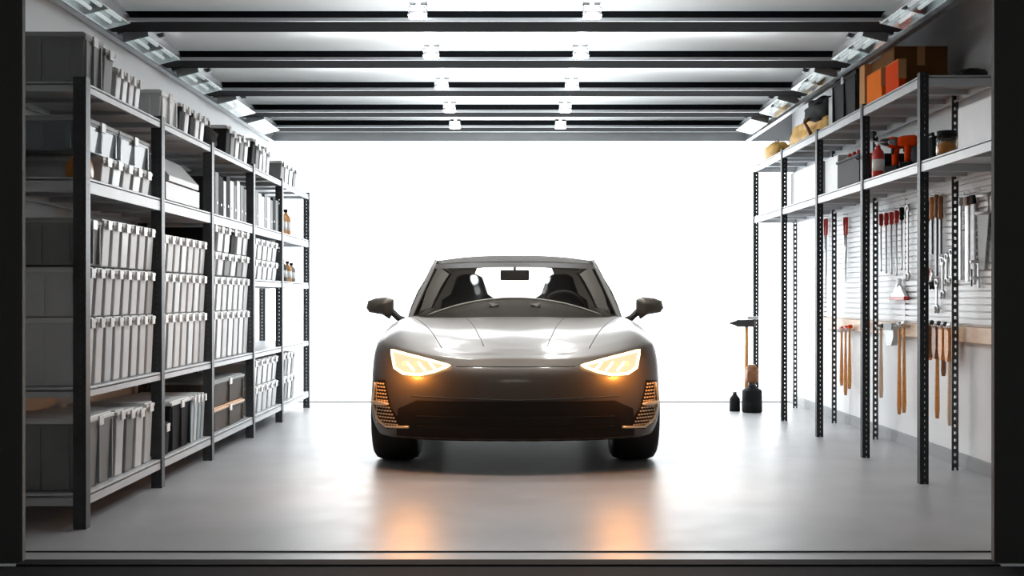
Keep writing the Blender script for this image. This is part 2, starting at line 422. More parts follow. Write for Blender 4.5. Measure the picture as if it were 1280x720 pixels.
# ------------------------------------------------------------ storage bins
cache = {}
def bin_meshes(L, W, H, bm_, lm_, ribs, clips):
    """L along x (shelf depth), W along y, aisle side at +x; origin at base centre"""
    key = (round(L, 3), round(W, 3), round(H, 3), bm_, lm_, ribs, clips)
    if key in cache: return cache[key]
    lidh = .022; hb = H-lidh
    b = MB(); t_ = .94
    g_ = .006 if W > .2 else W*.11
    x0, x1, y0, y1 = -L/2+.008, L/2-.008, -W/2+g_, W/2-g_
    b.box(x0, x1, y0, y1, 0, hb-.004, bev=.006, taper=t_)
    b.box(x0-.004, x1+.004, y0-.003, y1+.003, hb-.016, hb-.004)
    # vertical ribs on the aisle face and on the two long sides
    rw = min(.016, W*.14)
    if W < .2 and False: pass
    for sgn in (1, -1):
        for yy in (() if ribs < 3 else (y0+rw, 0, y1-rw)):
            b.box(*sorted((sgn*(x1-.012), sgn*(x1+.006))), yy*.97-rw/2, yy*.97+rw/2, .01, hb-.014)
        for q in (-.3, 0, .3):
            b.box(q*L-.012, q*L+.012, *sorted((sgn*(y1-.012), sgn*(y1+.0025))), .012, hb-.012)
    body = b.mesh('body'); body.materials.append(M[bm_])
    b = MB(); b.box(-L/2, L/2, -W/2+.001, W/2-.001, hb-.004, H-.008, bev=.003); b.box(-L/2+.014, L/2-.014, -W/2+.014, W/2-.014, H-.009, H, bev=.002)
    lid = b.mesh('lid'); lid.materials.append(M[lm_])
    out = [('body', body), ('lid', lid)]
    if clips:
        b = MB(); cw = min(.03, W*.2); b.box(L/2-.002, L/2+.008, -cw, cw, hb-.03, H-.006, bev=.002)
        cl = b.mesh('latch'); cl.materials.append(M['clip']); out.append(('latch', cl))
    cache[key] = out; return out
BAY = ['nearest', 'second', 'third', 'fourth', 'farthest']
def put_bin(x, y, z, L, W, H, label, group, bm_='bin', lm_='lid', ribs=2, clips=True, rz=0, name='storage_bin', cat='bin'):
    t = thing(name, label, cat, (x, y, z), rz, group)
    for n_, me in bin_meshes(L, W, H, bm_, lm_, ribs, clips): link(n_, me, t)
    return t
def row(bay, y0, y1, z, H, n, where, cols=None, lids=None, L=.44, jit=.0, desc=None, xoff=0, hj=.0):
    """n narrow bins side by side between y0 and y1, fronts lined up on the aisle side"""
    W = (y1-y0)/n
    for k in range(n):
        bm_ = cols[k % len(cols)] if cols else 'bin'; lm_ = lids[k % len(lids)] if lids else 'lid'
        word = {'bin': 'white', 'binb': 'milky white', 'bing': 'grey', 'bind': 'dark', 'binbrown': 'taupe', 'blue': 'pale blue'}[bm_]
        h = H-(hj*((k*37) % 5)/4)
        pos = ordn[k]+' from the front'
        if n == 1: pos = 'alone'
        lab = '%s bin, %s, %s, %s bay of left rack' % (word, pos, where, BAY[bay])
        put_bin(XS1-.012-L/2-xoff, y0+W*(k+.5), z, L, W-.008, h, lab, 'lidded bins on the left rack', bm_, lm_)
T1, T2, T3, T4, T5 = 2.09, 1.645, .66, .165, 1.225      # shelf tops
G = .004
LB = [(LY[i]+.07, LY[i+1]-.03) for i in range(5)]
# --- nearest bay
put_bin(-2.23, 5.77, T1, .45, .25, .245, 'large grey lidded tote on the top shelf at the front of left rack', 'totes on the left rack', 'bing', 'lidg', 3)
put_bin(-2.21, 5.985, T1, .42, .16, .225, 'tall grey bin behind the large tote on top shelf, left rack', 'totes on the left rack', 'bing', 'lidg', 2)
row(0, 6.10, 6.52, T1, .165, 4, 'top shelf', ['bin', 'binb'])
row(0, 5.88, 6.70, T2, .135, 5, 'second shelf', ['bin', 'binb'])
# clear totes stacked on the narrow ones
for (y0, y1, lab) in ((5.68, 6.16, 'clear blue tinted tote stacked on white bins, front one, nearest bay'), (6.18, 6.70, 'clear blue tinted tote stacked on white bins, rear one, nearest bay')):
    put_bin(-2.23, (y0+y1)/2, T2+.135, .42, y1-y0, .165, lab, 'clear totes', 'clear', 'lidg', 3)
row(0, 5.66, 6.76, T3, .325, 8, 'bottom row', ['bin', 'bin', 'binb'])
row(0, 5.66, 6.76, T3+.325+G, .236, 8, 'middle row', ['bin', 'binb', 'bin'])
put_bin(-2.23, 5.77, T3+.565+2*G, .44, .235, .225, 'wide grey bin at the front of the upper row, nearest bay of left rack', 'totes on the left rack', 'bing', 'lidg', 3)
row(0, 5.895, 6.76, T3+.565+2*G, .235, 6, 'upper row', ['bin', 'bin', 'binb'])
put_bin(-2.235, 5.86, T4, .45, .42, .345, 'large grey tote with pale lid on the bottom shelf, front of left rack', 'totes on the left rack', 'bing', 'lid', 3)
row(0, 6.09, 6.74, T4, .34, 4, 'bottom shelf', ['binb', 'bing', 'bin'], hj=.02)
# --- second bay
put_bin(-2.22, 7.06, T1, .42, .34, .19, 'white wide bin with overhanging lid, top shelf, second bay of left rack', 'totes on the left rack', 'bin', 'lid', 3)
row(1, 7.26, 7.88, T1, .175, 5, 'top shelf', ['bind', 'bin', 'bind', 'bin', 'binb'])
row(1, 6.87, 7.90, T3, .325, 7, 'bottom row', ['bin', 'binb', 'bin'])
row(1, 6.87, 7.90, T3+.325+G, .236, 7, 'middle row', ['bin', 'bin', 'binb'])
row(1, 6.87, 7.90, T3+.565+2*G, .215, 7, 'upper row', ['binb', 'bin', 'bin'])
row(1, 7.53, 7.88, T4, .295, 4, 'bottom shelf', ['blue', 'bin', 'blue', 'binb'])
put_bin(-2.22, 7.295, T4, .43, .44, .30, 'black tote with white lid on the bottom shelf, second bay', 'totes on the left rack', 'bind', 'lid', 3)
put_bin(-2.10, 6.965, T4, .20, .17, .19, 'small black bin in front of the black white-lidded tote', 'totes on the left rack', 'bind', 'bind', 2)
# --- third bay
row(2, 8.45, 9.18, T1, .21, 5, 'top shelf', ['bind', 'bing', 'bin', 'bing', 'bin'], hj=.03)
row(2, 8.02, 9.18, T3, .325, 7, 'bottom row', ['bin', 'binb'])
row(2, 8.02, 9.18, T3+.325+G, .236, 7, 'second row', ['bin', 'binb'])
row(2, 8.02, 9.18, T3+.565+2*G, .16, 6, 'third row', ['bing', 'bin'])
row(2, 8.02, 9.18, T3+.729+2*G, .18, 6, 'fourth row', ['bind', 'bin', 'binb'])
put_bin(-2.22, 8.54, T4, .43, .92, .165, 'taupe tote with orange lid on the bottom shelf, third bay', 'totes on the left rack', 'binbrown', 'lido', 3)
put_bin(-2.22, 8.54, T4+.167, .43, .92, .185, 'taupe tote with grey lid stacked on the orange-lidded one', 'totes on the left rack', 'binbrown', 'lidg', 3)
# --- fourth bay
row(3, 9.30, 10.0, T1, .23, 5, 'top shelf', ['bind', 'bing', 'bin', 'binb', 'bin'], hj=.04)
row(3, 9.30, 10.30, T5, .155, 5, 'middle shelf lower row', ['bin', 'binb'])
row(3, 9.30, 10.30, T5+.155+G, .165, 5, 'middle shelf upper row', ['binb', 'bin'])
row(3, 9.30, 10.30, T4, .215, 5, 'bottom shelf lower row', ['bin', 'binb'])
row(3, 9.30, 10.30, T4+.215+G, .205, 5, 'bottom shelf upper row', ['binb', 'bin'])
# --- farthest bay
row(4, 10.45, 11.25, T1, .19, 4, 'top shelf', ['bing', 'bin', 'binb'])
row(4, 10.45, 11.15, T4, .215, 4, 'bottom shelf lower row', ['binb', 'bing'])
row(4, 10.45, 11.15, T4+.215+G, .205, 4, 'bottom shelf upper row', ['bin', 'bing'])

# binders / folders on the second shelf
def folder(y, z, Wd, H, m, lab, L=.30, lean=0):
    t = thing('binder', lab, 'binder', (XS1-.02-L/2, y, z), 0, 'binders on the second shelf of the left rack')
    b = MB(); b.box(L/2-.004, L/2, -Wd/2, Wd/2, 0, H, bev=.001); b.box(-L/2, L/2, -Wd/2, -Wd/2+.003, 0, H); b.box(-L/2, L/2, Wd/2-.003, Wd/2, 0, H)
    b.build('cover', t, M[m])
    MB().box(-L/2+.01, L/2-.006, -Wd/2+.004, Wd/2-.004, .004, H-.012).build('pages', t, M['bing'])
    b = MB(); b.lathe([(.009, 0), (.009, .003)], (L/2, 0, H*.28), 'x', 12); b.build('finger_ring', t, M['steel'])
y = 8.05; k = 0; cs = ['bind', 'bing', 'bind', 'bin', 'bind', 'bin', 'bing', 'bin', 'bing', 'bing', 'bin', 'card', 'bin']
names = {'bind': 'dark', 'bin': 'white', 'bing': 'grey', 'blue': 'pale blue', 'binb': 'milky white', 'card': 'brown'}
while y < 9.12 and k < 10:
    Wd = .075+.02*((k*7) % 3); folder(y+Wd/2, T2, Wd, .25+.02*((k*5) % 3), cs[k], '%s binder standing on the second shelf, third bay, %s from the front' % (names[cs[k]], ordn[k])); y += Wd+.012; k += 1
y = 9.31; k = 0
while y < 10.28 and k < 9:
    Wd = .09+.015*((k*7) % 3); c_ = ['card', 'bing', 'bin', 'binb', 'bing', 'bin', 'bing', 'bind', 'bing'][k]
    folder(y+Wd/2, T2, Wd, .25+.015*((k*5) % 3), c_, '%s binder standing on the second shelf, fourth bay, %s from the front' % (names[c_], ordn[k])); y += Wd+.01; k += 1

# open white carton with raised slanted flap (second bay, second shelf)
t = thing('open_carton', 'white carton with a raised slanting lid on the second shelf, second bay', 'box', (-2.2, 7.36, T2))
b = MB(); b.box(-.19, .19, -.40, .36, 0, .008); b.box(-.19, -.182, -.40, .36, 0, .11); b.box(.182, .19, -.40, .36, 0, .11); b.box(-.19, .19, -.40, -.392, 0, .11); b.box(-.19, .19, .352, .36, 0, .11)
b.build('carton_body', t, M['bin'])
b = MB(); b.prism([(-.20, .118), (-.20, .285), (.05, .292), (.08, .28), (.20, .15), (.20, .118)], 'y', -.36, .30); b.build('raised_lid', t, M['bin'])
b = MB(); b.box(-.10, .16, -.30, .30, .012, .105); b.build('contents', t, M['lidg'])
tag(MB().blob((-2.08, 5.775, T2), (.06, .07, .115), .2, 3, M['amber'], 4).build('amber_bag'), 'small amber bag on the second shelf beside the nearest post', 'bag')
# grey bag and a dark box (third bay, top)
t = thing('storage_bag', 'crumpled dark bag with pale handle on the top shelf of third bay', 'bag', (-2.2, 8.14, T1))
MB().blob((0, 0, 0), (.19, .13, .17), .25, 3, None, 3).build('bag_body', t, M['cloth'])
MB().tube([(.12+.02*math.sin(a), .07*math.cos(a), .12+.08*math.sin(a)) for a in [i*PI/10 for i in range(11)]], .009).build('handle', t, M['bin'])
tag(MB().blob((-2.10, 6.965, T4+.192), (.075, .07, .10), .1, 3, M['bing'], 8).build('folded_sheet'), 'grey folded sheet lying on the small black bin, second bay', 'sheet')

# amber jar between the near posts and bottles further on
def bottle(loc, r, h, m, cap, lab, grp, name='bottle', liquid=None):
    t = thing(name, lab, 'bottle', loc, 0, grp)
    MB().lathe([(r*.9, 0), (r, .006), (r, h*.62), (r*.82, h*.72), (r*.36, h*.82), (r*.34, h*.9)], seg=16).build('bottle_body', t, M[m])
    MB().lathe([(r*.4, h*.88), (r*.42, h), (r*.3, h)], seg=14).build('cap', t, M[cap])
    b = MB(); b.lathe([(r*1.01, h*.18), (r*1.012, h*.5)], seg=16); b.build('paper_label', t, M['lid'])
for k, (yy, m, h) in enumerate([(10.56, 'card', .25), (10.74, 'cardl', .23), (10.93, 'cardl', .24)]):
    bottle((-2.06, yy, T2), .045, h, m, 'black', 'brown bottle on the second shelf of the farthest bay, %s from the front' % ordn[k], 'bottles in the farthest bay')
for k, (yy, m, h) in enumerate([(10.56, 'bind', .26), (10.78, 'binbrown', .20), (11.0, 'cardl', .19), (11.2, 'bing', .18)]):
    bottle((-2.06, yy, T5), .042, h, m, 'black', '%s bottle on the middle shelf of the farthest bay' % ['tall black', 'taupe', 'tan', 'grey'][k], 'bottles in the farthest bay')
put_bin(-2.24, 10.62, T2, .22, .22, .2, 'dark bin behind the brown bottles, second shelf of farthest bay', 'totes on the left rack', 'bind', 'lidg', 2)

# ------------------------------------------------------------ right rack contents
def px(x, y, X):                    # photo pixel at lateral distance X -> (Y, Z)
    s = (x-640)/X; return 1500/s, 1.08+(372-y)/s
R1, R2 = 2.37, 1.872
def carton(lab, x0, x1, y0, y1, z, h, m, m2=None, name='cardboard_box'):
    t = thing(name, lab, 'box', ((x0+x1)/2, (y0+y1)/2, z)); a, c = (x1-x0)/2, (y1-y0)/2
    b = MB(); b.box(-a, a, -c, c, 0, h-.004, bev=.003); b.build('box_body', t, M[m])
    b = MB(); b.box(-a, -.002, -c, c, h-.004, h); b.box(.002, a, -c, c, h-.004, h); b.build('top_flaps', t, M[m2 or m])
    b = MB(); b.box(-.025, .025, -c-.0012, c+.0012, h-.0005, h+.0008); b.box(-.025, .025, -c-.0015, -c, h-.12 if h > .15 else h*.5, h+.0008); b.build('packing_tape', t, M['cardl'])
    return t
carton('large brown cardboard box at the front of right top shelf', 2.42, 2.76, 7.60, 7.88, R1, .302, 'card')
carton('small dark brown box just behind the large cardboard box', 2.44, 2.74, 7.90, 8.15, R1, .30, 'card')
carton('tall narrow tan box behind the dark brown one, right top shelf', 2.40, 2.74, 8.17, 8.29, R1, .30, 'cardl')
carton('red-orange box standing against the large cardboard box', 2.372, 2.415, 7.36, 7.62, R1, .175, 'redor', 'orange', 'orange_box')
carton('bright orange box behind the red-orange one, right top shelf', 2.372, 2.412, 7.70, 8.02, R1, .185, 'orange', 'orange', 'orange_box')
put_bin(2.575, 8.63, R1,   .39, .64, .30, 'big black crate on the right top shelf behind the cartons', None, 'bind', 'bind', 3, rz=PI, name='black_crate', cat='crate')
carton('plain pale box between black crate and yellow bag, right top shelf', 2.43, 2.70, 8.98, 9.21, R1, .24, 'binb', 'lid', 'white_box')
t = thing('tool_bag', 'crumpled yellow and black bag on the far part of right top shelf', 'bag', (2.55, 10.1, R1))
MB().blob((0, -.02, 0), (.145, .62, .20), .3, 2.2, M['yellow'], 1, 4).build('bag_body', t)
MB().blob((.0, -.30, .13), (.125, .42, .21), .3, 2.6, M['cloth'], 5, 4).build('cover_cloth', t)
for k in range(1): MB().tube([(-.16, -.5+.4*k, .02), (-.19, -.42+.4*k, .12), (-.08, -.30+.4*k, .21)], .014).build('strap', t, M['woodd'])
t = thing('tool_bag', 'small yellow pouch at the far end of right top shelf', 'bag', (2.47, 11.2, R1)); MB().blob((0, 0, 0), (.10, .26, .15), .3, 3, M['yellow'], 9).build('bag_body', t)
MB().tube([(0, -.08, .10), (0, -.06, .17), (0, .06, .17), (0, .08, .10)], .008).build('handle', t, M['woodd'])
tag(MB().blob((2.70, 7.07, R1), (.09, .09, .055), .2, 3, M['cloth'], 8).build('folded_cloth'), 'low black folded cloth on the near end of right top shelf', 'cloth')
# second shelf
t = thing('crate', 'open black crate holding red tools, right second shelf', 'crate', (2.56, 8.53, R2))
b = MB(); b.box(-.17, .17, -.28, .28, 0, .01); b.box(-.17, -.16, -.28, .28, 0, .2); b.box(.16, .17, -.28, .28, 0, .2); b.box(-.17, .17, -.28, -.27, 0, .2); b.box(-.17, .17, .27, .28, 0, .2)
b.box(-.18, -.16, -.29, .29, .185, .2); b.box(.16, .18, -.29, .29, .185, .2)
b.build('crate_body', t, M['black'])
b = MB()
for k in range(4):
    t2 = thing('screwdriver', 'red handled tool standing in the open black crate, %s from the front' % ordn[k], 'screwdriver', (2.44, 8.33+.11*k, R2+.012), 0, 'red tools in the crate')
    MB().lathe([(.006, 0), (.006, .12), (.016, .125), (.02, .19), (.012, .235)], seg=10).build('handle', t2, M['red'])
def drill(lab, x, y, z, rz, m='redor', s=1.0):
    t = thing('cordless_drill', lab, 'drill', (x, y, z), rz, 'cordless tools'); t.scale = (s, s, s)
    b = MB(); b.box(-.035, .045, -.055, .055, 0, .045, bev=.008); b.build('battery', t, M['black'])
    b = MB(); b.tube([(0, 0, .04), (.005, 0, .09), (.0, 0, .15)], [.022, .019, .024], 12); b.tube([(-.07, 0, .175), (-.04, 0, .178), (.03, 0, .178), (.06, 0, .178)], [.022, .034, .034, .026], 14); b.build('drill_body', t, M[m])
    b = MB(); b.lathe([(.022, .06), (.024, .075), (.016, .11), (.008, .12)], (0, 0, .178), 'x', 14); b.build('chuck', t, M['dsteel'])
    b = MB(); b.lathe([(.003, .12), (.003, .19)], (0, 0, .178), 'x', 8); b.build('drill_bit', t, M['steel'])
    b = MB(); b.box(.018, .03, -.008, .008, .11, .145, bev=.003); b.build('trigger', t, M['black'])
drill('orange cordless drill standing on right second shelf, nearest', 2.45, 7.42, R2, 2.6, 'redor', 1.0)
drill('red-orange cordless drill behind the nearest one, right second shelf', 2.45, 7.66, R2, 3.6, 'redor', 1.1)
drill('red cordless drill beside the rack post, right second shelf', 2.44, 8.15, R2, 2.9, 'red', .9)
t = thing('power_tool_case', 'rounded black tool case behind the drills on right second shelf', 'case', (2.61, 7.50, R2))
b = MB(); b.box(-.08, .10, -.26, .26, 0, .19, bev=.03); b.build('case_body', t, M['black'])
MB().tube([(0, -.07, .185), (0, -.06, .225), (0, .06, .225), (0, .07, .185)], .01).build('handle', t, M['black'])
bottle((2.42, 7.93, R2), .04, .24, 'red', 'pale', 'red bottle with pale cap between the drills, right rack', 'bottles on the right rack')
t = thing('glass_jar', 'glass jar of brown screws with dark lid, right second shelf', 'jar', (2.42, 6.68, R2)); t.scale = (1.15, 1.15, 1.2)
MB().lathe([(.045, 0), (.05, .008), (.05, .075), (.042, .088), (.0, .088)], seg=20).build('jar_body', t, M['jar'])
MB().lathe([(.046, .088), (.046, .112), (.0, .112)], seg=20).build('jar_lid', t, M['black'])
b = MB(); b.blob((0, 0, .006), (.044, .044, .06), .1, 6, None, 2); b.build('contents', t, M['amber'])
carton('long plain white box at the near end of right second shelf', 2.40, 2.70, 5.45, 6.46, R2, .22, 'bin', 'lid', 'white_box')
carton('plain white box just behind the open black crate, right second shelf', 2.40, 2.70, 8.84, 9.20, R2, .26, 'bin', 'lid', 'white_box')
carton('long pale box at the far end of right second shelf', 2.42, 2.70, 9.42, 10.42, R2, .28, 'binb', 'lid', 'white_box')
# ------------------------------------------------------------ tool wall
XW = XR
t = thing('slat_panel', 'white slatted tool panel mounted on the right wall above the wood rail', 'panel', (XW, 0, 0))
b = MB(); b.box(-.012, -.001, 5.0, 11.0, .90, 1.86)
z = .915
while z < 1.85:
    b.box(-.030, -.010, 5.0, 11.0, z, z+.030); z += .042
b.build('slats', t, M['slat'])
for yy in (5.0, 6.9, 8.7, 10.97): MB().box(-.032, -.010, yy, yy+.03, .90, 1.86).build('edge_strip', t, M['slat'])
o = tag(MB().box(XW-.045, XW-.001, 5.0, 11.02, .80, .897, bev=.004).build('wood_rail', None, M['woodl']), 'pale wooden rail along the right wall under the slatted panel', 'rail')
XT = XW-.032           # face of the slats
XK = XW-.047           # face of the wood rail
def hang(name, lab, cat, x, y, grp, X):
    yy, zz = px(x, y, X); return thing(name, lab, cat, (X, yy, zz), 0, grp)   # origin: top of the tool, at the wall face
def hook(t, m='steel'):
    MB().tube([(.0, 0, .012), (-.035, 0, .008), (-.042, 0, .022)], .003, 6).build('hook', t, M[m])
def screwdriver(x, y, ln, m, lab):
    t = hang('screwdriver', lab, 'screwdriver', x, y, 'screwdrivers on the slatted panel', XT); hook(t)
    MB().lathe([(.008, -.005), (.017, -.012), (.019, -.05), (.015, -.075), (.018, -.09), (.009, -.10)], (-.022, 0, 0), seg=12).build('handle', t, M[m])
    MB().lathe([(.006, -.10), (.006, -ln+.02), (.009, -ln+.012), (.003, -ln)], (-.022, 0, 0), seg=8).build('shaft', t, M['steel'])
for k, (x, y, e) in enumerate([(1105, 266, 340), (1111.5, 265, 342), (1118, 264, 343), (1124.5, 262, 345), (1131, 258, 338)]):
    yy, z0 = px(x, y, XT); _, z1 = px(x, e, XT)
    screwdriver(x, y, z0-z1, 'red' if k < 4 else 'black', 'long screwdriver with %s handle, %s of five on the slatted panel' % ('red' if k < 4 else 'black', ordn[k]+' from the far side'))
def wrench(x, y, ln, lab, m='steel', w_=.016):
    t = hang('wrench', lab, 'wrench', x, y, 'wrenches on the tool panel', XT); hook(t)
    b = MB(); ax = -.018
    b.box(ax-.006, ax+.006, -w_/2, w_/2, -ln+.03, -.03, bev=.002)
    ring = [(ax, .026*math.cos(a), -.022+.026*math.sin(a)) for a in [i*2*PI/16 for i in range(16)]]
    b.tube(ring, .009, 8, closed=True)
    jaw = [(ax, .028*math.sin(a), -ln-.005-.028*math.cos(a)+.0) for a in [PI*.25+i*1.5*PI/12 for i in range(13)]]
    b.tube(jaw, .010, 8)
    b.build('wrench_body', t, M[m])
def chisel(x, y, ln, lab, mh='woodd'):
    t = hang('chisel', lab, 'chisel', x, y, 'chisels on the tool panel', XT); hook(t)
    MB().lathe([(.010, 0), (.017, -.01), (.015, -.06), (.018, -.14), (.011, -.155)], (-.022, 0, 0), seg=12).build('handle', t, M[mh])
    b = MB(); b.box(-.029, -.015, -.012, .012, -ln, -.15); b.build('blade', t, M['dsteel'])
def pliers(x, y, ln, lab, m='red'):
    t = hang('pliers', lab, 'pliers', x, y, 'pliers on the tool panel', XT); hook(t)
    b = MB(); b.tube([(-.02, 0, 0), (-.02, .014, -.03), (-.02, .012, -.06), (-.02, 0, -.075)], [.005, .009, .011, .013]); b.tube([(-.02, 0, 0), (-.02, -.014, -.03), (-.02, -.012, -.06), (-.02, 0, -.075)], [.005, .009, .011, .013])
    b.build('jaws', t, M['steel'])
    for s in (-1, 1): MB().tube([(-.02, 0, -.075), (-.02, s*.028, -.12), (-.02, s*.034, -ln*.7), (-.02, s*.024, -ln)], [.009, .010, .011, .008]).build('grip', t, M[m])
for k, (x, y, e) in enumerate([(1138, 257, 345), (1155, 255, 330), (1187, 318, 352), (1193, 312, 350), (1182, 322, 368), (1174.5, 350, 386)]):
    yy, z0 = px(x, y, XT); _, z1 = px(x, e, XT)
    wrench(x, y, z0-z1, 'steel wrench hanging on slatted panel, ' + ['right of the red screwdrivers', 'left of the dark chisels', 'second from right in short group', 'rightmost of the short group', 'long one in middle group', 'lowest and leftmost of short group'][k])
for k, (x, y, e) in enumerate([(1163, 250, 315), (1169, 246, 318), (1175, 243, 345), (1180, 245, 318)]):
    yy, z0 = px(x, y, XT); _, z1 = px(x, e, XT)
    chisel(x, y, z0-z1, 'long chisel with brown handle, %s from the left of four on the tool panel' % ordn[k], 'woodd' if k != 1 else 'wood')
pliers(1162, 316, .19, 'red handled pliers hanging below the brown chisels'); pliers(1168.7, 338, .12, 'black handled pliers right of the red handled pliers', 'black')
# spirit levels / bars and a try square near the right jamb
def bar(x, y, e, lab, m='pale', top='black', w_=.03):
    yy, z0 = px(x, y, XT); _, z1 = px(x, e, XT); ln = z0-z1
    t = hang('steel_ruler', lab, 'ruler', x, y, 'rulers on the tool panel', XT); hook(t)
    b = MB(); b.box(-.024, -.012, -w_, w_, -ln, -.05, bev=.002); b.build('blade', t, M[m])
    b = MB(); b.box(-.034, -.004, -w_*1.1, w_*1.1, -.06, -.005, bev=.005); b.build('head', t, M[top])
for k, (x, y, e) in enumerate([(1203, 246, 350), (1213, 245, 352), (1220, 243, 356)]):
    bar(x, y, e, 'long pale steel ruler on the slatted panel, %s of three from the left' % ordn[k], 'pale', ['pale', 'woodd', 'black'][k])
yy, zz = px(1233, 240, XT)
t = thing('hand_saw', 'grey bladed saw hanging beside the right jamb, top of tool panel', 'saw', (XT, yy, zz)); hook(t)
MB().prism([(-.09, -.13), (.09, -.13), (.06, -.46), (-.02, -.47)], 'x', -.022, -.018).build('saw_blade', t, M['lidg'])
b = MB(); b.tube([(-.02, -.085, -.02), (-.02, .085, -.015), (-.02, .10, -.12), (-.02, -.09, -.13)], .013, 8, closed=True); b.build('saw_handle', t, M['pale'])
yy, zz = px(1227, 325, XT)
t = thing('bar_clamp', 'small steel clamp hanging under the grey saw on the tool panel', 'clamp', (XT, yy, zz)); hook(t)
b = MB(); b.box(-.024, -.012, -.01, .01, -.17, 0); b.box(-.07, -.012, -.012, .012, -.02, 0, bev=.003); b.box(-.07, -.012, -.012, .012, -.12, -.10, bev=.003); b.build('clamp_frame', t, M['pale'])
MB().lathe([(.005, -.16), (.005, -.06), (.009, -.055)], (-.06, 0, 0), seg=8).build('clamp_screw', t, M['dsteel'])
# bench plane-like tool under the screwdrivers
yy, zz = px(1128, 352, XT)
t = thing('paint_scraper', 'wide grey scraper with red lower edge below the screwdrivers', 'scraper', (XT, yy, zz)); hook(t)
MB().prism([(-.045, -.03), (.045, -.03), (.16, -.11), (-.16, -.11)], 'x', -.035, -.012).build('scraper_plate', t, M['pale'])
MB().box(-.045, -.008, -.17, .17, -.135, -.108, bev=.003).build('edge_strip', t, M['red'])
MB().lathe([(.02, -.03), (.015, 0), (.018, .03), (.006, .035)], (-.022, 0, -.012), seg=10).build('handle', t, M['pale'])
# red handled long tools at the far part of the panel
def grabber(x, y, e, lab):
    yy, z0 = px(x, y, XT); _, z1 = px(x, e, XT); ln = z0-z1
    t = hang('long_shears', lab, 'shears', x, y, 'shears on the tool panel', XT); hook(t)
    for s in (-1, 1):
        MB().tube([(-.02, s*.03, -.01), (-.02, s*.035, -.08), (-.02, s*.018, -.16)], .012, 8).build('grip', t, M['red'])
        MB().tube([(-.02, s*.018, -.16), (-.02, s*.008, -ln*.6), (-.02, -s*.004, -ln)], [.008, .009, .003], 8).build('blade', t, M['steel'])
grabber(1035, 272, 378, 'long red handled shears at the far end of the tool panel')
grabber(1060, 270, 352, 'red handled shears between the two middle rack posts')
def hammer(x, y, e, lab, mh='wood', mhead='dsteel', sz=1.0):
    yy, z0 = px(x, y, XK); _, z1 = px(x, e, XK); ln = z0-z1
    t = hang('hammer', lab, 'hammer', x, y, 'hammers hanging from the wood rail', XK)
    b = MB(); b.tube([(.0, -.02, -.03), (-.06, -.02, -.03), (-.065, -.02, -.01)], .004, 6); b.tube([(.0, .02, -.03), (-.06, .02, -.03), (-.065, .02, -.01)], .004, 6); b.build('hook', t, M['steel'])
    b = MB(); b.lathe([(.015*sz, -.042), (.017*sz, -.033), (.014*sz, -.018), (.014*sz, .016)], (-.034, 0, 0), 'y', 12); b.prism([(.012, -.012), (.012, .012), (.03, .005), (.043, -.012), (.03, -.008)], 'x', -.044, -.024); b.build('head', t, M[mhead])
    MB().tube([(-.034, 0, .008), (-.034, 0, -ln*.25), (-.034, 0, -ln*.6), (-.034, 0, -ln*.9), (-.034, 0, -ln)], [.010, .009, .014, .0165, .012], 10).build('handle', t, M[mh])
HM = [(1057, 410, 482, 'wood', 'red'), (1062, 409, 494, 'wood', 'red'), (1067, 408, 486, 'wood', 'redor'), (1086, 404, 478, 'woodl', 'red'), (1107, 407, 497, 'woodl', 'dsteel'),
      (1130, 405, 518, 'wood', 'dsteel'), (1136, 403, 516, 'wood', 'pale'), (1162, 404, 448, 'woodd', 'dsteel'), (1169, 403, 450, 'wood', 'dsteel'), (1178, 404, 523, 'wood', 'dsteel'), (1186, 405, 470, 'woodd', 'dsteel'), (1194, 406, 532, 'woodl', 'pale')]
wh = ['red-headed hammer with wood handle, farthest on the rail', 'red-headed hammer with long wood handle, second farthest on the rail', 'orange-headed hammer with wood handle, third farthest on the rail', 'pale handled tool with red head beside the middle rack post',
      'pale wooden hammer left of the grey pouch', 'long wood handled hammer, left of a close pair', 'long wood handled hammer, right of a close pair', 'short dark handled hammer behind the near rack post', 'short wood handled hammer right of the near rack post',
      'long orange wood handled hammer hanging right of the near post', 'short dark handled hammer beside the rear rack post', 'longest pale wood handled hammer, nearest on the rail']
for (x, y, e, mh, md), lab in zip(HM, wh):
    hammer(x, y, e, lab, mh, md)
    if x > 1160:
        t = bpy.data.objects[[o.name for o in C.objects if o.name.startswith('hammer')][-1]]
        MB().prism([(-.034, -.02), (.034, -.02), (.036, -.17), (.015, -.235), (-.015, -.235), (-.036, -.17)], 'x', -.058, -.012).build('leather_sheath', t, M['woodd'] if mh == 'wood' else M['wood'])
yy, zz = px(1119, 404, XK)
t = thing('tool_pouch', 'grey cloth tool pouch hanging from the rail among the hammers', 'pouch', (XK, yy, zz))
MB().prism([(-.10, 0), (.10, 0), (.11, -.12), (.05, -.17), (-.06, -.16), (-.11, -.10)], 'x', -.05, -.004).build('pouch_body', t, M['binb'])
MB().prism([(-.10, .0), (.10, .0), (.09, -.05), (-.09, -.05)], 'x', -.058, -.05).build('pouch_flap', t, M['lidg'])

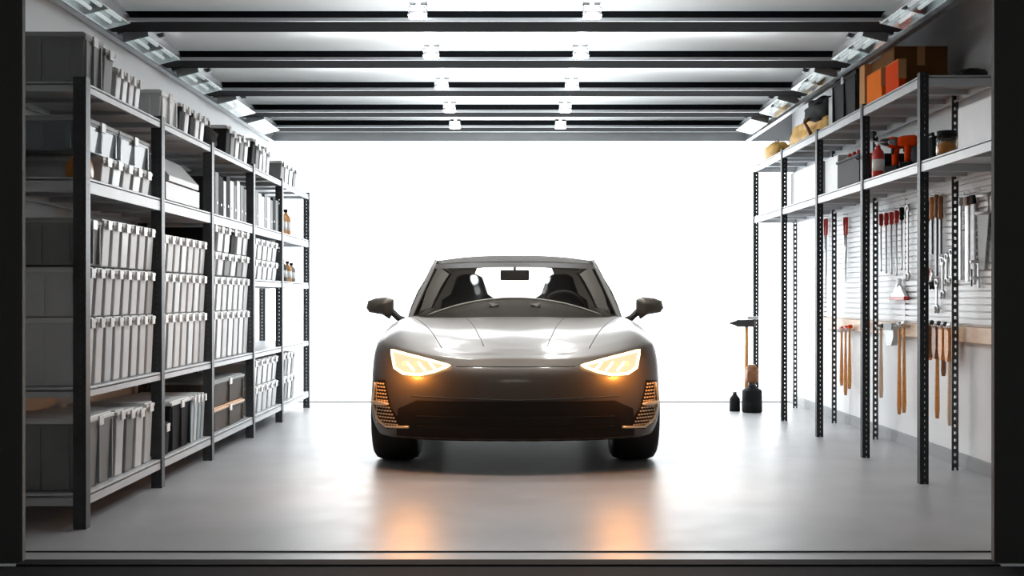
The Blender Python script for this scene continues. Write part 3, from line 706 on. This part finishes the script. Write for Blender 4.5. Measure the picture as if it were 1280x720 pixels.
# corner: dark can with a brush and a long hammer leaning
t = thing('metal_can', 'dark ribbed can on the floor in the far right corner', 'can', (2.26, 11.30, 0))
MB().lathe([(.085, 0), (.095, .01), (.095, .09), (.092, .10), (.095, .11), (.095, .20), (.085, .215), (.04, .24), (.03, .25)], seg=22).build('can_body', t, M['black'])
MB().lathe([(.034, .248), (.036, .275), (.02, .28)], seg=14).build('cap', t, M['dsteel'])
t = thing('metal_can', 'small dark can beside the ribbed can, far right corner', 'can', (2.12, 11.42, 0))
MB().lathe([(.05, 0), (.052, .01), (.05, .12), (.02, .16)], seg=18).build('can_body', t, M['black']); MB().lathe([(.02, .16), (.02, .185)], seg=12).build('cap', t, M['dsteel'])
t = thing('hand_broom', 'brown bristled brush standing on top of the dark ribbed can', 'brush', (2.26, 11.30, .281))
MB().blob((0, 0, 0), (.06, .06, .17), .35, 4, None, 6).build('bristles', t, M['woodd'])
t = thing('sledgehammer', 'long handled hammer with wood handle upright behind the dark can', 'hammer', (2.24, 11.46, 0))
MB().tube([(0, 0, 0), (0, 0, .4), (0, 0, .86)], [.022, .019, .016], 12).build('handle', t, M['wood'])
b = MB(); b.box(-.10, .08, -.03, .03, .80, .87, bev=.01); b.prism([(-.10, .81), (-.10, .86), (-.18, .835)], 'y', -.012, .012); b.build('head', t, M['dsteel'])
b = MB(); b.box(.0, .11, -.04, .04, .872, .90, bev=.004); b.build('head_plate', t, M['pale'])

# ------------------------------------------------------------ the car
CX, CY = .022, 7.20
car = thing('car', 'beige four door car facing the camera with amber headlights on', 'car', (CX, CY, 0))
def interp(xs, ys, x):
    if x <= xs[0]: return ys[0]
    for i in range(len(xs)-1):
        if x <= xs[i+1]:
            f = (x-xs[i])/(xs[i+1]-xs[i]); return ys[i]+(ys[i+1]-ys[i])*f
    return ys[-1]
def sint(xs, ys, x):       # smooth (catmull) interpolation
    if x <= xs[0]: return ys[0]
    if x >= xs[-1]: return ys[-1]
    for i in range(len(xs)-1):
        if x <= xs[i+1]:
            f = (x-xs[i])/(xs[i+1]-xs[i])
            def sl(j):
                if j <= 0 or j >= len(xs)-1: return (ys[min(j+1, len(xs)-1)]-ys[max(j-1, 0)])/(xs[min(j+1, len(xs)-1)]-xs[max(j-1, 0)])
                return (ys[j+1]-ys[j-1])/(xs[j+1]-xs[j-1])
            h = xs[i+1]-xs[i]; a, b_ = sl(i)*h, sl(i+1)*h
            return ys[i]*(2*f**3-3*f*f+1)+a*(f**3-2*f*f+f)+ys[i+1]*(-2*f**3+3*f*f)+b_*(f**3-f*f)
PL = [(0, 0), (.15, .004), (.30, .018), (.45, .048), (.57, .09), (.68, .135), (.78, .195), (.855, .28), (.90, .38), (.925, .49), (.938, .66), (.945, .90), (.95, 1.1), (.95, 1.35), (.945, 1.6), (.94, 1.85), (.94, 2.1), (.94, 2.4), (.94, 2.7), (.94, 3.0), (.945, 3.3), (.95, 3.6), (.945, 3.9), (.925, 4.15), (.88, 4.36), (.80, 4.5), (.66, 4.60), (.48, 4.66), (.25, 4.695), (0, 4.70)]
RT = [1, 0]
def plan(z, p):            # waterline plan: x scale, front and rear recession by height
    x, y = p
    sx = sint([.18, .24, .34, .5, .62, .72, .9], [.93, .975, 1.0, 1.0, .995, .98, .93], z)
    fr = sint([.18, .24, .30, .42, .55, .64, .72, .9], [.14, .06, .02, .0, .005, .03, .075, .22], z)
    rr = sint([.18, .30, .5, .7, .95], [.16, .04, .0, .03, .06], z)
    k = max(0, 1-y/1.2)**1.5; kr = max(0, (y-3.7)/1.0)
    return x*sx, y+fr*k-rr*kr
WY = [p[1] for p in PL if True]
def wid(y):
    if y <= 0: return .05
    return interp([p[1] for p in PL[1:23]], [p[0] for p in PL[1:23]], y) if y < 4 else interp([p[1] for p in PL[22:]], [p[0] for p in PL[22:]], y)
cY = [0, .10, .3, .6, .9, 1.3, 1.65, 2.0, 2.6, 3.8, 4.2, 4.7]
cen = [.675, .70, .755, .815, .86, .902, .93, .94, .94, .98, 1.00, .97]
cre = [.675, .70, .775, .855, .90, .925, .935, .94, .94, .97, .99, .96]
sho = [.675, .685, .715, .725, .735, .765, .80, .82, .85, .89, .91, .93]
def top(x, y):
    xn = min(1, abs(x)/max(wid(y), .05)); a, b_, c_ = sint(cY, cen, y), sint(cY, cre, y), sint(cY, sho, y)
    if xn < .8:
        f = (xn/.8)**2.2; z = a+(b_-a)*f
        # raised bonnet centre, stepping down at its crease lines
        if y < 1.7: z += .010*(1 if abs(x) < .20+.16*max(0, 1-abs(y-1.7)/1.6)*0+.12*y/1.7 else 0)
        return z
    f = (xn-.8)/.2; return b_-(b_-c_)*(1-math.sqrt(max(0, 1-f*f)))
zs = [.18, .21, .26, .33, .42, .52, .60]
half = []
for z in zs: half.append([(*plan(z, p), z) for p in PL])
ring = []
for p in PL:                # shoulder ring
    q = plan(.66, p); ring.append((q[0], q[1], .0))
mid = []
for p in PL:
    q = plan(.66, p); zt = top(plan(.74, p)[0], plan(.74, p)[1]); mid.append((q[0], q[1], .60+(zt-.60)*.5))
half.append(mid)
sh = []
for p in PL:
    q = plan(.74, p); sh.append((q[0], q[1], top(*q)-.012))
half.append(sh)
for s_ in (.03, .07, .12, .17, .22, .28, .36, .46, .58, .72, .86, 1.0):
    rw_ = []
    for (x, y, z) in sh:
        ys_ = .35+(y/4.7)*(4.2-.35)
        xx, yy2 = x*(1-s_), y+(ys_-y)*s_
        zt = top(xx, yy2)
        inside = abs(xx) < .70 and 1.95 < yy2 < 3.75
        if inside: zt = .78
        rw_.append((xx, yy2, zt))
    half.append(rw_)
bmc = bmesh.new(); VV = []
nP = len(PL)
for r_ in half:
    row_ = [bmc.verts.new(p) for p in r_]
    row_ += [bmc.verts.new((-r_[i][0], r_[i][1], r_[i][2])) for i in range(nP-2, 0, -1)]
    VV.append(row_)
n_ = len(VV[0])
for i in range(len(VV)-1):
    for j in range(n_):
        f = bmc.faces.new((VV[i][j], VV[i][(j+1) % n_], VV[i+1][(j+1) % n_], VV[i+1][j])); f.smooth = True
bmc.faces.new(VV[0][::-1])
bmesh.ops.remove_doubles(bmc, verts=bmc.verts, dist=.0005)
bmesh.ops.recalc_face_normals(bmc, faces=bmc.faces)
me = bpy.data.meshes.new('body_shell'); bmc.to_mesh(me); bmc.free()
me.materials.append(M['paint']); me.materials.append(M['trim'])
body = link('body_shell', me, car)
sub = body.modifiers.new('s', 'SUBSURF'); sub.levels = sub.render_levels = 1
cut = MB()
for y_ in (.86, 3.72):
    for sx in (-1, 1): cut.lathe([(.385, sx*.60), (.385, sx*1.1)], (0, y_, .34), 'x', 40)
cuto = cut.build('wheel_arch_cutter'); cuto.parent = car
bo = body.modifiers.new('b', 'BOOLEAN'); bo.operation = 'DIFFERENCE'; bo.object = cuto; bo.solver = 'EXACT'
bpy.context.view_layer.update()
dg = bpy.context.evaluated_depsgraph_get(); nm = bpy.data.meshes.new_from_object(body.evaluated_get(dg))
body.modifiers.clear(); body.data = nm; bpy.data.objects.remove(cuto)
nm.materials.clear()
for k_ in ('paint', 'trim'): nm.materials.append(M[k_])
for p in nm.polygons:
    c = p.center; p.use_smooth = True
    inside = abs(c.x) < .72 and 1.9 < c.y < 3.8 and c.z < .93 and p.normal.z > -.2 and c.z > .7
    arch = p.normal.length and c.z < .75 and abs(c.x) > .58 and min(math.hypot(c.y-.86, c.z-.34), math.hypot(c.y-3.72, c.z-.34)) < .388 and abs(c.x) < .93
    p.material_index = 1 if (inside or arch or c.z < .19) else 0
bt = BVHTree.FromPolygons([v.co.copy() for v in nm.vertices], [tuple(p.vertices) for p in nm.polygons])
def pf(x, z, off=.004):        # drop a point onto the car's front
    h = bt.ray_cast(Vector((x, -1, z)), Vector((0, 1, 0)))
    if h[0] is None: h = bt.find_nearest(Vector((x, .5, z)))
    p, n = h[0], h[1]
    if n.y > 0: n = -n
    return p+n*off
def pt(x, y, off=.002):
    h = bt.ray_cast(Vector((x, y, 2)), Vector((0, 0, -1)))
    return (h[0]+Vector((0, 0, off))) if h[0] else Vector((x, y, .9))
def resample(poly, step=.02, closed=True):
    out = []; n = len(poly)
    for i in range(n if closed else n-1):
        a, b_ = Vector(poly[i]), Vector(poly[(i+1) % n]); k = max(1, int((b_-a).length/step))
        for j in range(k): out.append(a+(b_-a)*j/k)
    if not closed: out.append(Vector(poly[-1]))
    return out
def patch(name, poly, m, off=.004, parent=None, step=.025):
    """panel that follows the car's front: lattice clipped to the outline"""
    b = bmesh.new(); f = b.faces.new([b.verts.new((p.x, 0, p.y)) for p in resample(poly, step)])
    x0, x1 = min(p[0] for p in poly), max(p[0] for p in poly); z0, z1 = min(p[1] for p in poly), max(p[1] for p in poly)
    for ax, lo, hi in ((0, x0, x1), (2, z0, z1)):
        k = lo+step
        while k < hi:
            co_ = Vector((k, 0, 0)) if ax == 0 else Vector((0, 0, k)); no = Vector((1, 0, 0)) if ax == 0 else Vector((0, 0, 1))
            bmesh.ops.bisect_plane(b, geom=b.verts[:]+b.edges[:]+b.faces[:], plane_co=co_, plane_no=no, dist=1e-5); k += step
    for v in b.verts: v.co = pf(v.co.x, v.co.z, off)
    for f in b.faces: f.smooth = True
    me_ = bpy.data.meshes.new(name); b.to_mesh(me_); b.free(); me_.materials.append(m)
    return link(name, me_, parent or car)
for s in (-1, 1):
    HL = [(s*.765, .745), (s*.60, .708), (s*.400, .660), (s*.48, .630), (s*.58, .607), (s*.68, .612), (s*.738, .645)]
    if s < 0: HL = HL[::-1]
    h = patch('headlight', HL, M['headin'], .006); h['label'] = 'glowing amber headlight'
    MB().tube([pf(p.x, p.y, .014) for p in resample(HL, .02)], .0085, 8, closed=True).build('light_outline', h, M['headem'])
    b = MB()
    for q in (.50, .57, .64): b.tube([pf(s*(q+.012*a_), .655+.01*a_*1.2+.0*q, .012) for a_ in (-2, -1, 0, 1, 2)], .008, 8)
    b.build('light_bar', h, M['headem'])
    for q in (.545, .605, .675):
        c_ = pf(s*q, .660 if q < .6 else .670, .012); MB().lathe([(.018, -.006), (.013, .003), (.002, .006)], tuple(c_), 'y', 12).build('projector', h, M['headbk'])
    l = bpy.data.lights.new('beam', 'SPOT'); l.energy = 14; l.color = (1, .42, .12); l.spot_size = 1.9; l.spot_blend = 1; l.shadow_soft_size = .06
    p_ = pf(s*.6, .67, .06); lo = link('beam_light', l, car, tuple(p_)); lo.rotation_euler = (math.radians(-62+0)+0, 0, 0)
    lo.rotation_euler = (Vector((0, -1, -.5))).to_track_quat('-Z', 'Y').to_euler()
    l2 = bpy.data.lights.new('halo_fill', 'POINT'); l2.energy = 6.0; l2.color = (1, .38, .07); l2.shadow_soft_size = .05; link('halo_fill_light', l2, car, tuple(pf(s*.66, .63, .16)))  # added point light imitates the headlamp's orange halo on the bodywork
    # corner vent with honeycomb studs
    VL = [(s*.885, .56), (s*.805, .57), (s*.765, .40), (s*.67, .285), (s*.80, .265), (s*.88, .36)]
    if s < 0: VL = VL[::-1]
    v = patch('corner_vent', VL, M['fascia'], .004)
    b = MB()
    edge = [(s*.872, .55), (s*.885, .42), (s*.862, .33), (s*.80, .285), (s*.65, .292)]
    b.tube([pf(p.x, p.y, .01) for p in resample(edge, .03, False)], .0075, 8)
    b.build('vent_trim', v, M['chrome'])
    b = MB()
    for p in resample([(s*.885, .43), (s*.77, .425)], .03, False): pass
    b.tube([pf(s*xx, .425, .015) for xx in (.885, .86, .83, .80, .775)], [.010, .014, .014, .012, .006], 8); b.build('vent_blade', v, M['chrome'])
    b = MB()
    for j in range(13):
        zz = .300+.0205*j; x0_ = interp([.30, .40, .55], [.725, .775, .815], zz)
        xs_ = [x0_+.0185*i for i in range(7) if x0_+.0185*i < .868]
        if abs(zz-.425) < .012: continue
        for xx in xs_:
            c_ = pf(s*xx, zz, .007); b.lathe([(.0062, -.006), (.005, .003), (.001, .005)], tuple(c_), 'y', 6)
        b.tube([pf(s*xx, zz, .005) for xx in xs_+[.874]], .002, 5)
    b.tube([pf(s*.866, .295+.02*q, .005) for q in range(14)], .003, 5)
    b.build('vent_mesh', v, M['chrome'])
# lower fascia, splitter, nose seam
GR = [(-.74, .205), (.74, .205), (.72, .40), (.60, .455), (-.60, .455), (-.72, .40)]
g = patch('lower_grille', GR, M['fascia'], .004)
for zz in (.30, .36): MB().tube([pf(x_*.05, zz, .006) for x_ in range(-12, 13)], .003, 6).build('grille_bar', g, M['fascia'])
b = MB(); b.tube([pf(x_*.04, .662, .0) for x_ in range(-9, 10)], .0035, 6)
b.build('nose_seam', car, M['seam'])
b = MB(); b.tube([pf(x_*.04, .462+.0012*abs(x_), .0) for x_ in range(-16, 17)], .004, 6); b.build('bumper_seam', car, M['seam'])
for s in (-1, 1):
    b = MB(); b.tube([pt(s*interp([0, 1], [.46, .79], k/24), interp([0, 1], [.30, 1.78], k/24), .0) for k in range(25)], .0032, 6); b.build('bonnet_seam', car, M['seam'])
    b = MB(); b.tube([pt(s*interp([0, 1], [.20, .36], k/16), interp([0, 1], [.35, 1.62], k/16), .0) for k in range(17)], .003, 6); b.build('bonnet_crease', car, M['seam'])

# glasshouse
def wx(u, v):              # windscreen surface: u -1..1 across, v 0..1 up
    zb, zt = .925, 1.345
    x = u*(.80+(.645-.80)*v); bow = 1-abs(u)**2.2
    y = (1.98+(2.50-1.98)*v)-bow*(.34*(1-v)+.10*v)
    z = zb+(zt-zb)*(v*.93+.07*math.sin(v*PI/2))+bow*(.012*v)
    return Vector((x, y, z))
NU, NV = 24, 10
MB().grid([[wx(-1+2*i/NU, j/NV) for i in range(NU+1)] for j in range(NV+1)]).build('windscreen', car, M['wglass'])
b = MB(); b.grid([[wx(-1+2*i/NU, v)+Vector((0, -.004, .004)) for i in range(NU+1)] for v in (.90, .95, 1.0)]); b.build('windscreen_band', car, M['trim'])
def roof(u, v):
    y = 2.50+(3.95-2.50)*v; bow = 1-abs(u)**2.4
    w_ = sint([0, .4, .8, 1], [.645, .66, .64, .58], v)
    y -= bow*.10*(1-v)*(1) - bow*.08*v
    z = sint([0, .25, .5, .8, 1], [1.345, 1.385, 1.395, 1.365, 1.32], v)+bow*(.012+.035*math.sin(min(1, v*2.2+.05)*PI/2))
    return Vector((u*w_, y, z))
b = MB(); b.grid([[roof(-1+2*i/NU, j/14) for i in range(NU+1)] for j in range(15)], thick=.02); b.build('roof', car, M['roofp'])
def rw(u, v):
    a = roof(u, 1); bow = 1-abs(u)**2.2; e = Vector((u*.80, 4.36+.07*bow, .96)); return a+(e-a)*v+Vector((0, 0, .03*math.sin(v*PI)))
MB().grid([[rw(.60*(-1+2*i/NU), j/6) for i in range(NU+1)] for j in range(7)]).build('rear_window', car, M['rglass'])
for s in (-1, 1):
    b = MB(); b.tube([wx(s, k/8)+Vector((s*.004, .0, -.004)) for k in range(-1, 9)], [.020]*10, 10, flat=.9); b.build('front_pillar', car, M['roofp'])
    b = MB(); b.tube([roof(s, k/10)+Vector((s*.004, 0, -.014)) for k in range(11)], .018, 10); b.build('roof_rail', car, M['roofp'])
    MB().grid([[rw(s*(.60+.40*i_/8), j_/6)+Vector((s*.01*(i_/8), 0, 0)) for i_ in range(9)] for j_ in range(7)], thick=.015).build('rear_pillar', car, M['roofp'])
    pbl = roof(s, .42); b = MB(); b.tube([(s*.86, 3.05, .90), tuple((Vector((s*.86, 3.05, .9))+pbl)/2+Vector((s*.02, 0, 0))), tuple(pbl)], .028, 8); b.build('door_pillar', car, M['trim'])
    SG = []
    for k in range(13):
        f = k/12; up = roof(s, f)+Vector((s*.0, 0, -.01)) if k else wx(s, 1)
        lowy = 2.02+(4.30-2.02)*f; lo_ = Vector((s*(.83-.03*f), lowy, .915+.03*f))
        SG.append([lo_.lerp(up, q)+Vector((s*.03*math.sin(q*PI)*(1-f), 0, 0)) for q in (0, .25, .5, .75, 1)])
    MB().grid(SG).build('side_window', car, M['sglass'])
    b = MB(); b.tube([(s*.835, 1.95, .905), (s*.85, 2.6, .91), (s*.85, 3.4, .93), (s*.80, 4.35, .955)], .016, 8); b.build('belt_trim', car, M['trim'])
    b = MB()
    for yy in (2.0, 3.05, 3.95):
        b.tube([pt_ for pt_ in [bt.ray_cast(Vector((s*2, yy+.0*q, .25+q*.06)), Vector((-s, 0, 0)))[0] for q in range(11)] if pt_], .003, 6)
    b.build('door_seam', car, M['seam'])
    # side mirror
    mroot = MB(); mroot.tube([(s*.80, 2.0, .88), (s*.89, 1.97, .925), (s*.95, 1.96, .985)], [.034, .026, .026], 10); mr_ = mroot.build('mirror_stalk', car, M['trim'])
    b = MB(); k_ = []
    prof = [(s*.925, .975), (s*.925, 1.065), (s*.96, 1.088), (s*1.06, 1.080), (s*1.12, 1.058), (s*1.135, 1.0), (s*1.11, .965), (s*1.01, .948), (s*.955, .915)]
    cx_ = sum(p[0] for p in prof)/9; cz_ = sum(p[1] for p in prof)/9
    R_ = []
    pr = [Vector((p.x, 0, p.y)) for p in resample(prof, .02)]
    bb = bmesh.new(); rows = []
    for yy, sc in ((1.86, .30), (1.868, .62), (1.89, .85), (1.93, .98), (1.98, 1.0), (2.02, .93)):
        rows.append([bb.verts.new((cx_+(p.x-cx_)*sc, yy, cz_+(p.z-cz_)*sc)) for p in pr])
    for i in range(len(rows)-1):
        for j in range(len(pr)):
            f = bb.faces.new((rows[i][j], rows[i][(j+1) % len(pr)], rows[i+1][(j+1) % len(pr)], rows[i+1][j])); f.smooth = True
    bb.faces.new(rows[0][::-1]).smooth = True; bb.faces.new(rows[-1])
    bmesh.ops.recalc_face_normals(bb, faces=bb.faces)
    mm = bpy.data.meshes.new('side_mirror'); bb.to_mesh(mm); bb.free(); mm.materials.append(M['paint']); mo = link('side_mirror', mm, car)
    b = MB(); b.prism([(cx_+(p[0]-cx_)*.85, cz_+(p[1]-cz_)*.8) for p in prof], 'y', 2.020, 2.026); b.build('mirror_glass', mo, M['steel'])
# interior
b = MB(); P = []
for j, (yy, dz) in enumerate([(1.93, -.16), (2.0, -.06), (2.10, -.012), (2.18, 0), (2.24, -.02), (2.26, -.2)]):
    P.append([Vector((u*.68, yy-(1-u*u)*.08, 1.072-.135*u*u+dz*(1 if dz > -.1 else 1))) for u in [i/12 for i in range(-12, 13)]])
b.grid(P); b.build('dashboard', car, M['trim'])
b = MB(); b.tube([(u*.68, 2.17-(1-u*u)*.08, 1.078-.135*u*u) for u in [i/16 for i in range(-16, 17)]], .007, 6); b.build('dashboard_edge', car, M['trimh'])
b = MB()
for s in (-1, 1): b.prism([(s*.17, 1.012), (s*.12, 1.03), (s*.20, 1.042)][::s], 'y', 1.925, 1.96)
b.tube([(-.08, 1.93, 1.005), (0, 1.925, 1.0), (.08, 1.93, 1.005)], .004, 6)
b.build('dashboard_vent', car, M['trimh'])
for s in (-1, 1):
    se = bpy.data.objects.new('front_seat', None)
    b = MB(); pr_ = [(-.25, .72), (-.26, .90), (-.235, 1.06), (-.16, 1.11), (-.13, 1.20), (-.11, 1.255), (-.06, 1.28), (.06, 1.28), (.11, 1.255), (.13, 1.20), (.16, 1.11), (.235, 1.06), (.26, .90), (.25, .72)]
    bb = bmesh.new(); rows = []
    for yy, sc in ((2.80, .82), (2.82, .94), (2.88, 1.0), (2.95, .95), (2.98, .85)):
        rows.append([bb.verts.new((s*.385+p[0]*sc, yy+(p[1]-.72)*.25, 1.0+(p[1]-1.0)*(1-(1-sc)*.4))) for p in pr_])
    for i in range(4):
        for j in range(len(pr_)): f = bb.faces.new((rows[i][j], rows[i][(j+1) % 14], rows[i+1][(j+1) % 14], rows[i+1][j])); f.smooth = True
    for r_ in (rows[0], rows[-1]):
        for j in range(6): bb.faces.new((r_[j], r_[j+1], r_[12-j], r_[13-j]))
    bmesh.ops.recalc_face_normals(bb, faces=bb.faces)
    mm = bpy.data.meshes.new('front_seat'); bb.to_mesh(mm); bb.free(); mm.materials.append(M['seat']); bpy.data.objects.remove(se); so = link('front_seat', mm, car)
    MB().box(s*.385-.25, s*.385+.25, 2.35, 2.85, .70, .80, bev=.03).build('seat_cushion', so, M['seat'])
b = MB(); b.box(-.66, .66, 3.62, 3.74, .72, 1.0, bev=.03); b.build('rear_seat', car, M['seat'])
b = MB(); b.tube([(.385+.17*math.cos(a), 2.36-.06*math.sin(a), .965+.165*math.sin(a)) for a in [i*2*PI/28 for i in range(28)]], .014, 8, closed=True)
b.box(.23, .54, 2.355, 2.375, .95, .98); b.build('steering_wheel', car, M['trim'])
b = MB(); b.box(-.115, .115, 2.30, 2.33, 1.215, 1.30, bev=.012); b.tube([(0, 2.33, 1.27), (0, 2.37, 1.33)], .01); b.build('rear_view_mirror', car, M['trim'])
# wheels
def wheel(x, y, s):
    t = MB(); W_ = .30
    t.lathe([(.225, -W_/2+.01), (.30, -W_/2), (.328, -W_/2+.018), (.34, -W_/2+.05), (.342, 0), (.34, W_/2-.05), (.328, W_/2-.018), (.30, W_/2), (.225, W_/2-.01)], (0, 0, 0), 'x', 48)
    o = t.build('wheel', car, M['tyre']); o.location = (x, y, .341)
    b = MB(); b.lathe([(.226, s*(W_/2-.06)), (.226, s*(W_/2-.012)), (.205, s*(W_/2-.012)), (.20, s*(W_/2-.05)), (.0, s*(W_/2-.05))], (0, 0, 0), 'x', 36)
    for k in range(5):
        a = k*2*PI/5; ca, sa = math.cos(a), math.sin(a)
        b.tube([(s*(W_/2-.02), .04*ca, .04*sa), (s*(W_/2-.012), .21*ca, .21*sa)], [.028, .02], 8, flat=.5)
    b.lathe([(.045, s*(W_/2-.04)), (.045, s*(W_/2-.012)), (.02, s*(W_/2-.008))], (0, 0, 0), 'x', 16); b.build('wheel_rim', o, M['rim'])
for y_ in (.86, 3.72):
    for s in (-1, 1): wheel(s*.785, y_, s)
b = MB(); b.box(-.62, .62, .9, 4.3, .19, .205); b.build('underbody', car, M['fascia'])
